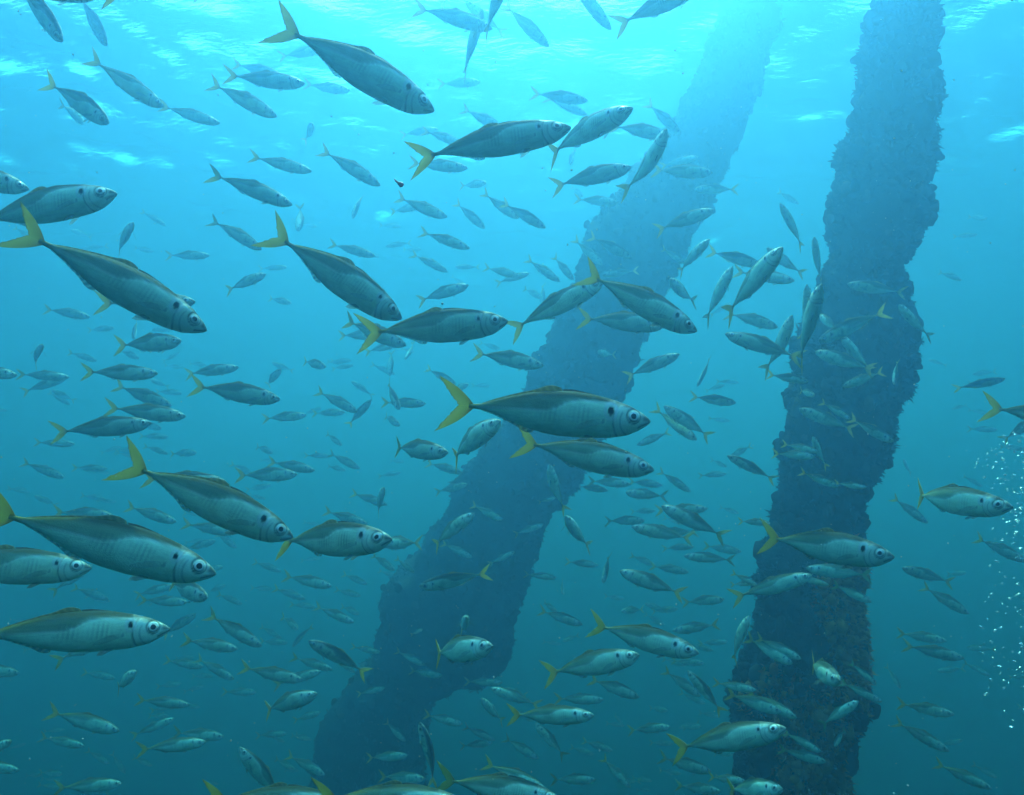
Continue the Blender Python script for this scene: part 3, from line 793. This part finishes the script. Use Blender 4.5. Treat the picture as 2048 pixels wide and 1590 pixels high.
# things one can find at a glance, by tail position: short name and full label
MARKS = {
    (866, 806): ('the big centre fish', 'big bright fish at the centre, level, with black gill spot and yellow tail'),
    (1020, 880): ('the dark fish under centre', 'dark olive fish swimming right under the belly of the big centre fish'),
    (541, 52): ('the big fish at top', 'big fish near the top edge nosing down right, yellow tail raised'),
    (808, 322): ('the big pale-headed upper fish', 'big fish with white-ringed eye and pale head, tail beside the red scrap'),
    (528, 457): ('the steep yellow-tailed big fish', 'big steep fish whose snout touches a level narrow-barred fish'),
    (706, 668): ('the level narrow-barred fish', 'level fish with narrow bars on its side, snout near a climbing fish'),
    (36, 455): ('the steep big left fish', 'big dark-backed fish nosing down right, its tail over the climbing left-edge fish'),
    (-58, 462): ('the climbing left-edge fish', 'dark fish climbing right from the left edge, below a cut-off dark head'),
    (235, 912): ('the olive diving big fish', 'big olive-backed fish nosing down right, yellow tail high, snout meeting a stout grey fish'),
    (545, 1080): ('the stout grey fish', "stout grey fish whose tail is hidden behind the olive diving fish's snout"),
    (-38, 1005): ('the largest lower-left fish', 'largest fish at lower left, orange tail stalk cut by the left edge'),
    (-185, 1120): ('the dark left-edge fish', 'dark fish cut by the left edge, eye ringed white, under the largest lower-left fish'),
    (-90, 1260): ('the level bottom-left big fish', 'big dark green fish low at the left edge, level, tail cut off'),
    (1155, 538): ('the fish crossing slanting pile', 'bright fish nosing down right across the slanting pile'),
    (1010, 668): ('the silver fish climbing mid-photo', "silver fish climbing right, head behind another fish's yellow tail"),
    (1150, 636): ('the half-hidden blue-grey fish', 'blue-grey fish mostly hidden behind the fish crossing the slanting pile'),
    (1092, 318): ('the droop-tailed blue fish', "blue fish climbing right with drooping tail, off the big pale-headed fish's chin"),
    (1232, 392): ('the curled hanging-tailed fish', "curved blue fish with long hanging tail crossing another fish's snout"),
    (1097, 375): ('the orange-tailed upper fish', 'fish climbing gently right with orange tail, snout behind a curled fish'),
    (1836, 988): ('the lone fish by bubbles', 'lone bright fish beside the bubbles, tail seen edge-on as an upright bar'),
    (1513, 1074): ('the yellow-tailed fish across pile', 'fish with big pale eye swimming right across the upright pile, yellow tail'),
    (1458, 1200): ('the climber before upright pile', 'fish climbing gently right in front of the upright pile, below the big-eyed fish'),
    (1332, 1504): ('the bright-jawed low right fish', "dark fish with bright jaw climbing right at the upright pile's foot"),
    (1170, 1247): ('the yellow-tailed lower centre fish', 'yellow-tailed fish nosing slightly down right, above a pale-jawed climbing fish'),
    (1078, 1351): ('the pale-jawed lower centre climber', 'fish with pale jaw climbing slightly right under a yellow-tailed fish'),
    (1008, 1430): ('the dusky low middle fish', 'dusky level fish with dark yellow tail, low in the middle'),
    (862, 1556): ('the yellow-tailed bottom-edge fish', 'fish cut by the bottom edge, yellow tail up, eye just showing'),
    (612, 1592): ('the dark back at bottom', 'dark back of a fish cut by the bottom edge below the slanting pile'),
    (400, 1592): ('the bottom-left yellow tail tip', 'fish at the bottom edge showing only a yellow tail tip and dark back'),
    (986, 1144): ('the bright silver left-facing fish', 'bright silver fish facing left in front of the slanting pile'),
    (868, 1308): ('the pale stout turning fish', 'stout pale fish turned partly head-on, in front of the slanting pile'),
    (741, 1354): ('the striped left-climbing fish', "striped fish climbing left with yellow tail, left of the slanting pile's foot"),
    (905, 925): ('the chin-up blue fish', "blue fish turned partly to the viewer, chin up, under the centre fish's tail"),
    (1608, 720): ('the olive left-facing fish', "olive fish facing left, yellow tail over the upright pile's edge"),
    (1600, 738): ('the upright belly-showing fish', 'fish seen from below pointing up, two eyes showing, at the upright pile'),
    (1448, 640): ('the slim steep blue climber', 'slim blue fish climbing steeply right, striped face behind its snout'),
    (1410, 650): ('the slim spread-finned climber', 'slim fish seen from below climbing, side fins spread, yellow tail'),
    (1812, 588): ('the pale left-facer on pile', 'pale fish facing left alone on the upper part of the upright pile'),
    (1866, 680): ('the fork-tailed fish off pile', "fish climbing left off the upright pile's edge, yellow forked tail down right"),
    (1970, 812): ('the right-edge yellow tail', 'yellow tail and rear body of a fish leaving by the right edge'),
    (1222, 50): ('the dark orange-tailed top fish', 'dark blue fish with orange tail leaving through the top edge'),
    (967, 80): ('the dark top-edge tail', 'dark slim fish plunging its tail down from the top edge'),
    (926, 158): ('the upright slim top fish', "slim blue fish pointing straight up, crossing a pale fish's head"),
    (181, 117): ('the hazy upper-left diving fish', 'hazy fish nosing down right alone in the upper left'),
    (90, 163): ('the dark finny upper-left fish', 'dark stout fish with side fins spread, in the upper left'),
    (415, 349): ('the arched silver fish', "arched silver fish with orange tail above a steep big fish's tail"),
    (379, 770): ('the neat yellowish left-centre fish', 'neat yellowish fish with gill spot, nosing slightly down right, left of centre'),
    (106, 865): ('the dark-sided yellow-tailed left fish', "dark-sided fish with yellow tail, head above the olive diving fish's tail tip"),
    (211, 814): ('the grey overlapping left fish', 'grey fish overlapping the head of a darker yellow-tailed fish below'),
    (165, 744): ('the level grey-green left fish', 'level grey-green fish with pale yellow tail, below the steep big left fish'),
    (229, 692): ('the chunky blue-grey left fish', "chunky blue-grey fish just under the steep big left fish's snout"),
    (95, 1417): ('the dim lower-left diving fish', 'dim green fish nosing down right in the dark lower left'),
    (1372, 1190): ('the dusky left-facing lower fish', 'dusky fish facing left with yellow tail low right, between the piles'),
    (1456, 1077): ('the yellow-lined left-facing fish', 'fish facing left with yellow-lined side, between the piles'),
    (1185, 1098): ('the twisting yellow-forked fish', 'twisting fish seen from the front with bright yellow forked tail'),
    (1625, 1325): ('the head-on big-eyed pale fish', 'pale fish turned head-on with one big eye against the upright pile'),
    (1640, 1455): ('the blue-white fish on pile', 'blue-white fish climbing right low on the upright pile'),
    (530, 1420): ('the hook-tailed pale fish', 'pale fish with tail hooked down, low left of the slanting pile'),
    (788, 893): ('the grey round-eyed turning fish', 'grey fish turned partly to the viewer beside a chin-up blue fish'),
    (940, 704): ('the pale centre-right slanting fish', 'pale fish nosing slightly down right below the tail of a silver climbing fish'),
}

def build_fish():
    recs = []
    for q in FISH:
        q = tuple(q) + (0,) * (8 - len(q))
        recs.append((q, math.hypot(q[2] - q[0], q[3] - q[1]) / abs(q[4])))
    order = sorted(range(len(recs)), key=lambda i: -recs[i][1])
    single = set(order[:300])
    labels = make_labels(recs, single)
    V, Fc, C, MI = [], [], [], []
    for i in order:
        q, lp = recs[i]
        r = random.Random(i * 7 + 1)
        L0 = .24 * r.uniform(.97, 1.04)
        # a fish swimming before a pile stays on the near side of it
        mx, my = (q[0] + q[2]) / 2, (q[1] + q[3]) / 2
        for rows, dist in ((RIGHT_ROWS, RIGHT_D), (LEFT_ROWS, LEFT_D)):
            lf, rt = (float(np.interp(my, [w[0] for w in rows], [w[e] for w in rows])) for e in (1, 2))
            lim = dist(my) - (rt - lf) / 2 / F * dist(my) - .32
            if lf - .5 * lp < mx < rt + .5 * lp and F * L0 / lp > lim:
                L0 = max(.10, lim * lp / F)
        M, d = fish_matrix(q, L0)
        b = q[5] if q[5] else r.choice((-.35, -.15, -.15, .12, .12, .25, .45))
        b = min((-.6, -.35, -.15, 0, .12, .25, .45, .75), key=lambda z: abs(z - b))
        lod = 0 if lp > 150 else 1 if lp > 86 else 2
        if i not in single:
            me, v, f, c, mi = fish_meshes(b, 0, 2)
            o = len(V)
            V += [tuple(M @ Vector(p)) for p in v]; Fc += [tuple(k + o for k in g) for g in f]; C += c; MI += mi
            continue
        if lod == 2:
            root = link('mackerel', fish_meshes(b, q[7], 2)[0])
            root.matrix_world = M
        else:
            root = link('mackerel', None)
            root.empty_display_size = .1
            root.matrix_world = M
            last = None
            for nm, me in fish_meshes(b, q[7], lod, i % 2 if lod else i % 3):
                if nm == 'pupil':
                    link(nm, me, last)
                else:
                    last = link(nm, me, root)
        tag(root, labels[i], 'fish', 'mackerel of the shoal')
    # the haze behind is full of more fish than one can tell apart
    r = random.Random(77)
    for _ in range(270):
        x, y = r.uniform(0, 2048), 1590 * r.random() ** .6
        lp = r.uniform(36, 58)
        a = R(r.gauss(8, 16)) + (math.pi if r.random() < .14 else 0)
        kk = r.choice((1, 1, .95, .8))
        q = (x, y, x + math.cos(a) * lp * kk, y + math.sin(a) * lp * kk, kk, 0, 0)
        if 1440 < x < 1870 or abs(x - np.interp(y, [0, 1590], [1520, 740])) < 190: continue
        M, d = fish_matrix(q, .24 * r.uniform(.9, 1.05))
        me, v, f, c, mi = fish_meshes(r.choice((-.15, 0, .12, .25)), 0, 2)
        o = len(V)
        V += [tuple(M @ Vector(p)) for p in v]; Fc += [tuple(k + o for k in g) for g in f]; C += c; MI += mi
    if V:
        me = mesh('distant_shoal', V, Fc, [SKIN, FIN, EYE], cols=C)
        me.polygons.foreach_set('material_index', MI)
        tag(link('distant_shoal', me), 'faintest far fish of the shoal fading into the blue water', 'shoal', kind='stuff')

def make_labels(recs, single):
    def heading(q):
        dx, dy = q[2] - q[0], q[3] - q[1]
        a = math.degrees(math.atan2(-dy, dx))
        if abs(q[4]) < .45: return 'almost head-on'
        for lo, hi, w in ((-18, 18, 'heading right'), (18, 60, 'climbing to the right'), (60, 120, 'pointing straight up'), (120, 162, 'climbing to the left'),
                          (-60, -18, 'nosing down right'), (-120, -60, 'pointing straight down'), (-162, -120, 'nosing down left')):
            if lo <= a < hi: return w
        return 'heading left'
    def size(lp):
        return 'large' if lp > 230 else 'mid-sized' if lp > 150 else 'small' if lp > 110 else 'small hazy' if lp > 82 else 'tiny faint'
    anchors = []
    for i, (q, lp) in enumerate(recs):
        k = (q[0], q[1])
        if k in MARKS:
            nm = MARKS[k][0]
            dx, dy = q[2] - q[0], q[3] - q[1]
            h = math.hypot(dx, dy)
            n = (dy / h * lp * .1, -dx / h * lp * .1)
            if n[1] > 0: n = (-n[0], -n[1])
            for f, o, w in ((1, 0, 'snout'), (0, 0, 'tail'), (.55, 1, 'back'), (.55, -1, 'belly')):
                x, y = q[0] + dx * f + n[0] * o, q[1] + dy * f + n[1] * o
                if -20 < x < 2070 and -20 < y < 1610:
                    anchors.append((x, y, w, nm, i))
    out, used = {}, {}
    for i, (q, lp) in enumerate(recs):
        if i not in single: continue
        k = (q[0], q[1])
        if k in MARKS:
            out[i] = MARKS[k][1]; continue
        cx, cy_ = (q[0] + q[2]) / 2, (q[1] + q[3]) / 2
        cx, cy_ = min(2040, max(8, cx)), min(1580, max(8, cy_))
        best = sorted(anchors, key=lambda a: math.hypot(a[0] - cx, a[1] - cy_))[:6]
        for a in best + best[:1]:
            ax, ay = cx - a[0], cy_ - a[1]
            dist = math.hypot(ax, ay)
            ang = math.degrees(math.atan2(-ay, ax)) % 360
            d = ('right of', 'up-right of', 'above', 'up-left of', 'left of', 'down-left of', 'below', 'down-right of')[int((ang + 22.5) // 45) % 8]
            near = 'just ' if dist < 60 else 'well ' if dist > 150 else ''
            t = f'{size(lp)} fish {heading(q)}, {near}{d} {a[2]} of {a[3]}'
            if t not in used and len(t.split()) <= 16: break
        n = 2
        while t in used:
            t2 = f'{size(lp)} fish {heading(q)}, {("", "", "second", "third", "fourth", "fifth", "sixth")[n]} one {d} {a[2]} of {a[3]}'
            t, n = t2, n + 1
        used[t] = 1
        out[i] = t
    return out

build_fish()

# ------------------------------------------------------------------ bubbles, drifting weed, specks
def m_bubble():
    s = Nodes('air_bubble')
    nz = s.n('TexNoise', Scale=2.0)
    mr = s.n('MapRange'); mr.inputs['To Min'].default_value = .05; mr.inputs['To Max'].default_value = .35
    s.l(nz.outputs[0], mr.inputs['Value'])
    p = s.n('BsdfPrincipled', Metallic=.75)
    p.inputs['Base Color'].default_value = (.97, .98, 1, 1)
    s.l(mr.outputs[0], p.inputs['Roughness'])
    t = s.n('BsdfTransparent'); mx = s.n('MixShader')
    lw = s.n('LayerWeight', Blend=.45)
    m2 = s.n('MapRange'); m2.inputs['To Min'].default_value = .30; m2.inputs['To Max'].default_value = 1.0
    s.l(lw.outputs['Facing'], m2.inputs['Value']); s.l(m2.outputs[0], mx.inputs[0])
    s.l(t.outputs[0], mx.inputs[1]); s.l(p.outputs[0], mx.inputs[2])
    s.l(mx.outputs[0], s.out.inputs['Surface'])
    return s.m

def build_bubbles():
    v, f = ico(3)
    r = random.Random(5)
    mat = m_bubble()
    protos = []
    for k in range(6):
        pv = [Vector((p.x * (1 + .18 * mnoise.noise(p * 1.5 + Vector((k, 0, 0)))), p.y, p.z * (.52 + .12 * mnoise.noise(p + Vector((0, k, 0)))))) for p in v]
        protos.append(mesh('bubble', pv, f, mat))
    n = 0
    while n < 300:
        y = r.uniform(845, 1520)
        lo = np.interp(y, [845, 930, 1000, 1080, 1200, 1300, 1400, 1520], [2000, 1945, 1960, 1985, 1970, 1945, 1960, 2000])
        x = lo + (2075 - lo) * r.random() ** .75
        if r.random() > np.interp(y, [845, 900, 1000, 1100, 1350, 1420, 1520], [.4, 1, 1, .6, .7, .25, .05]): continue
        o = link('bubble', r.choice(protos))
        o.location = at(x, y, r.uniform(1.5, 2.6))
        q = r.choice((.0013, .0016, .002, .0025, .0031, .0042)) * r.uniform(.8, 1.25)
        o.scale = (q * r.uniform(.9, 1.5), q, q)
        o.rotation_euler = (0, R(r.uniform(-5, 40)), r.uniform(0, 3))
        tag(o, 'tiny silvery air bubble in the stream rising beside the upright pile', 'bubble', 'air bubbles rising at the edge of the view')
        n += 1
build_bubbles()

def build_scrap():
    s = Nodes('red_weed')
    nz = s.n('TexNoise', Scale=300.0, Detail=3.0)
    cr = s.n('ValToRGB')
    cr.color_ramp.elements[0].color = (0.25, 0.01, 0.03, 1); cr.color_ramp.elements[1].color = (0.95, 0.09, 0.16, 1)
    s.l(nz.outputs[0], cr.inputs[0])
    p = s.n('BsdfPrincipled', Roughness=.5); s.l(cr.outputs[0], p.inputs['Base Color'])
    s.l(p.outputs[0], s.out.inputs['Surface'])
    d = .95
    c = at(798, 366, d)
    root = link('weed_scrap', None); root.location = c
    tag(root, 'tiny dark red scrap of weed adrift beside a yellow tail', 'weed')
    px = d / F
    v, f = ico(3)
    vv = [Vector((p.x * 6.2 + 2.0 * mnoise.noise(p * 2), p.y * 2.2, p.z * 5.2 + 2.2 * mnoise.noise(p * 2.3 + Vector((4, 0, 0))) - .8 * p.x)) * px for p in v]
    b = link('blade', mesh('blade', vv, f, s.m), root); b.location = (3.5 * px, 0, -3.0 * px)
    pts = [(-10, 0, 9.5, .5), (-8, 0, 6.5, 1.2), (-6.5, 0, 4.2, 1.9), (-4, 0, 2.2, 2.2), (-1, 0, .6, 2.4), (3, 0, -2, 2.5)]
    V, Fc = [], []
    for (x, y, z, w) in pts:
        for j in range(8):
            a = 2 * math.pi * j / 8
            V.append(Vector((x + math.cos(a) * w * .7, math.sin(a) * w * .6, z + math.cos(a) * w * .7)) * px)
    Fc = grid_faces(len(pts), 8, True)
    link('stalk', mesh('stalk', V, Fc, s.m), root)
build_scrap()

def build_specks():
    s = Nodes('drifting_specks')
    nz = s.n('TexNoise', Scale=3.0)
    cr = s.n('ValToRGB')
    cr.color_ramp.elements[0].color = (0.45, 0.45, 0.38, 1); cr.color_ramp.elements[1].color = (0.8, 0.8, 0.72, 1)
    s.l(nz.outputs[0], cr.inputs[0])
    p = s.n('BsdfPrincipled', Roughness=.7); s.l(cr.outputs[0], p.inputs['Base Color'])
    s.l(p.outputs[0], s.out.inputs['Surface'])
    v, f = ico(1)
    r = random.Random(9)
    V, Fc = [], []
    for _ in range(1500):
        d = r.uniform(.7, 4.0)
        c = at(r.uniform(-60, 2110), r.uniform(-60, 1650), d)
        q = r.uniform(.0003, .0008)
        sx = Vector((r.uniform(.6, 1.6), r.uniform(.6, 1.6), r.uniform(.6, 1.6)))
        o = len(V)
        V += [c + Vector((p_.x * sx.x, p_.y * sx.y, p_.z * sx.z)) * q for p_ in v]
        Fc += [tuple(k + o for k in g) for g in f]
    tag(link('drifting_specks', mesh('drifting_specks', V, Fc, s.m)), 'fine pale specks drifting in the water', 'specks', kind='stuff')
build_specks()
